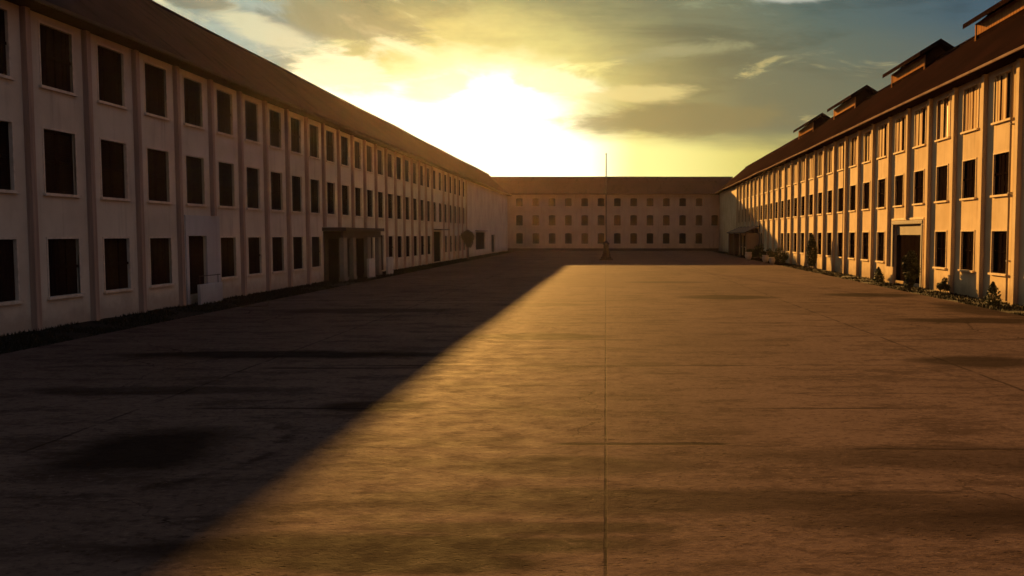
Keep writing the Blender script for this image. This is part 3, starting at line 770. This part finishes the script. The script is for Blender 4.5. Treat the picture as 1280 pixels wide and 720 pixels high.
# warm open strip under the deck, to the right
edge = n.add(V, n.mul(n.sub(n.noise(n.xyz(n.mul(X, .8), n.mul(V, 6), 2.2), 6, 4, .6), .5), .035))
strip = n.mul(n.ss(edge, .122, .094), n.ss(X, .42, .02))
base = n.mix(n.mul(strip, .9), base, n.mix(n.ss(X, -.06, .04), tuple(q * K for q in (2.4, 2.2, 1.5)), n.mix(n.ss(X, .02, .22), tuple(q * K for q in (1.1, 1.02, .36)), tuple(q * K for q in (.92, .76, .16)))))
lo = n.mul(n.mul(n.ss(edge, .100, .128), n.ss(edge, .25, .15)), n.ss(X, -.08, .06))
base = n.mix(n.mul(lo, .60), base, n.mix(n.ss(X, -.02, .2), tuple(q * K for q in (.42, .33, .11)), tuple(q * K for q in (.20, .175, .085))))
base = n.mix(n.mul(n.mul(n.ss(wis, .60, .72), lo), .7), base, tuple(q * K for q in (.85, .65, .22)))
# bright torn clouds up and left of the sun
cw = n.noise(n.xyz(n.mul(n.sub(X, n.mul(V, .7)), 1.0), n.mul(n.add(V, n.mul(X, .45)), 3.2), 3.9), 6.0, 7, .6, .6)
cm = n.mul(n.ss(cw, .50, .66), n.mul(n.ss(X, -.12, -.24), n.ss(V, .08, .14)))
base = n.mix(n.mul(cm, .85), base, tuple(q * K for q in (1.05, .93, .52)))
dk = n.mul(n.ss(cw, .47, .36), n.mul(n.ss(X, -.14, -.26), n.ss(V, .2, .25)))
base = n.mix(n.mul(dk, .5), base, tuple(q * K for q in (.13, .13, .09)))
qn = n.sub(n.noise(n.xyz(n.add(X, n.mul(V, .3)), n.mul(V, 3.4), 12.5), 7.5, 9, .64, .4), .5)
def cloud(px, py, ra, rb, tilt, col_, amt, lo=.42, hi=.78, nz=2.2):
    """one torn cloud: a soft ellipse round a fixed sky direction, broken by noise"""
    global base
    dx = n.sub(X, (px - 757) / 1100); dv = n.sub(V, (293 - py) / 1100); c_, s_ = math.cos(tilt), math.sin(tilt)
    a = n.div(n.add(n.mul(dx, c_), n.mul(dv, s_)), ra / 1100); b = n.div(n.sub(n.mul(dv, c_), n.mul(dx, s_)), rb / 1100)
    f = n.sub(1.0, n.m('SQRT', n.add(n.mul(a, a), n.mul(b, b))))
    mk = n.mul(n.mul(n.ss(n.add(n.mul(f, 1.0), n.mul(qn, nz)), lo - .3, hi - .3), n.ss(f, -.25, .35)), amt)
    base = n.mix(mk, base, tuple(q * K for q in col_))
cloud(500, 160, 190, 66, -.42, (1.7, 1.55, 1.02), .92)
cloud(425, 88, 90, 34, -.25, (1.10, 1.0, .58), .95)
cloud(330, 40, 130, 22, -.42, (.74, .70, .42), .8, .3, .9)
cloud(430, 25, 130, 34, -.25, (.33, .31, .14), .75)
cloud(255, 8, 70, 16, -.2, (.22, .215, .14), .8)
cloud(830, 150, 190, 30, .0, (.27, .215, .085), .75, .3, .9)
cloud(800, 120, 120, 16, .05, (.85, .68, .26), .75, .30, .95, nz=3)
cloud(700, 105, 80, 22, -.15, (1.15, 1.0, .55), .9, nz=2.6)
cloud(860, 68, 110, 13, .10, (.42, .39, .19), .6, .30, 1.0, nz=3)
cloud(985, 0, 80, 12, .0, (.60, .60, .50), .7, .3, .95, nz=2.6)
cloud(560, 105, 70, 26, .15, (1.2, 1.05, .55), .8, nz=2.4)
front = n.ss(y, .12, .45)
rest = n.mix(n.ss(z, .05, .75), tuple(q * K for q in (.070, .066, .074)), tuple(q * K for q in (.150, .155, .182)))
rest = n.scale(rest, n.add(1.0, n.mul(x, .75)))  # unseen sky made brighter to the right, added to balance the walls' light
n.put(bg2.inputs['Color'], n.mix(front, rest, base)); bg2.inputs['Strength'].default_value = 1.0
nt.links.new(bg.outputs[0], addsh.inputs[0]); nt.links.new(bg2.outputs[0], addsh.inputs[1]); nt.links.new(addsh.outputs[0], out.inputs['Surface'])

# ------------------------------------------------------------------ sun, camera, render
sl = bpy.data.lights.new('sun', 'SUN'); sl.energy = 5.0; sl.angle = math.radians(.38); sl.color = (1.0, .495, .11)
so = bpy.data.objects.new('sun', sl); col.objects.link(so)
sd_ = Vector((math.sin(SUN_AZ) * math.cos(SUN_EL), math.cos(SUN_AZ) * math.cos(SUN_EL), math.sin(SUN_EL)))
so.rotation_euler = sd_.to_track_quat('Z', 'Y').to_euler(); so.location = sd_ * 150
cd = bpy.data.cameras.new('camera'); cam = bpy.data.objects.new('camera', cd); col.objects.link(cam); sc.camera = cam
cd.sensor_width = 36; cd.lens = 36 * 1100 / 1280; cd.shift_x = -117 / 1280; cd.clip_end = 4000; cd.clip_start = .1
cam.location = (0, 0, H); cam.rotation_euler = (PI / 2 - math.atan(67 / 1100), 0, 0)
sc.render.engine = 'CYCLES'
sc.cycles.volume_bounces = 0; sc.cycles.max_bounces = 4; sc.cycles.diffuse_bounces = 3; sc.cycles.sample_clamp_indirect = 4.0
sc.cycles.use_denoising = True
vs = sc.view_settings; vs.view_transform = 'Standard'; vs.look = 'None'; vs.exposure = EXPOSURE; vs.gamma = 1; vs.use_curve_mapping = False
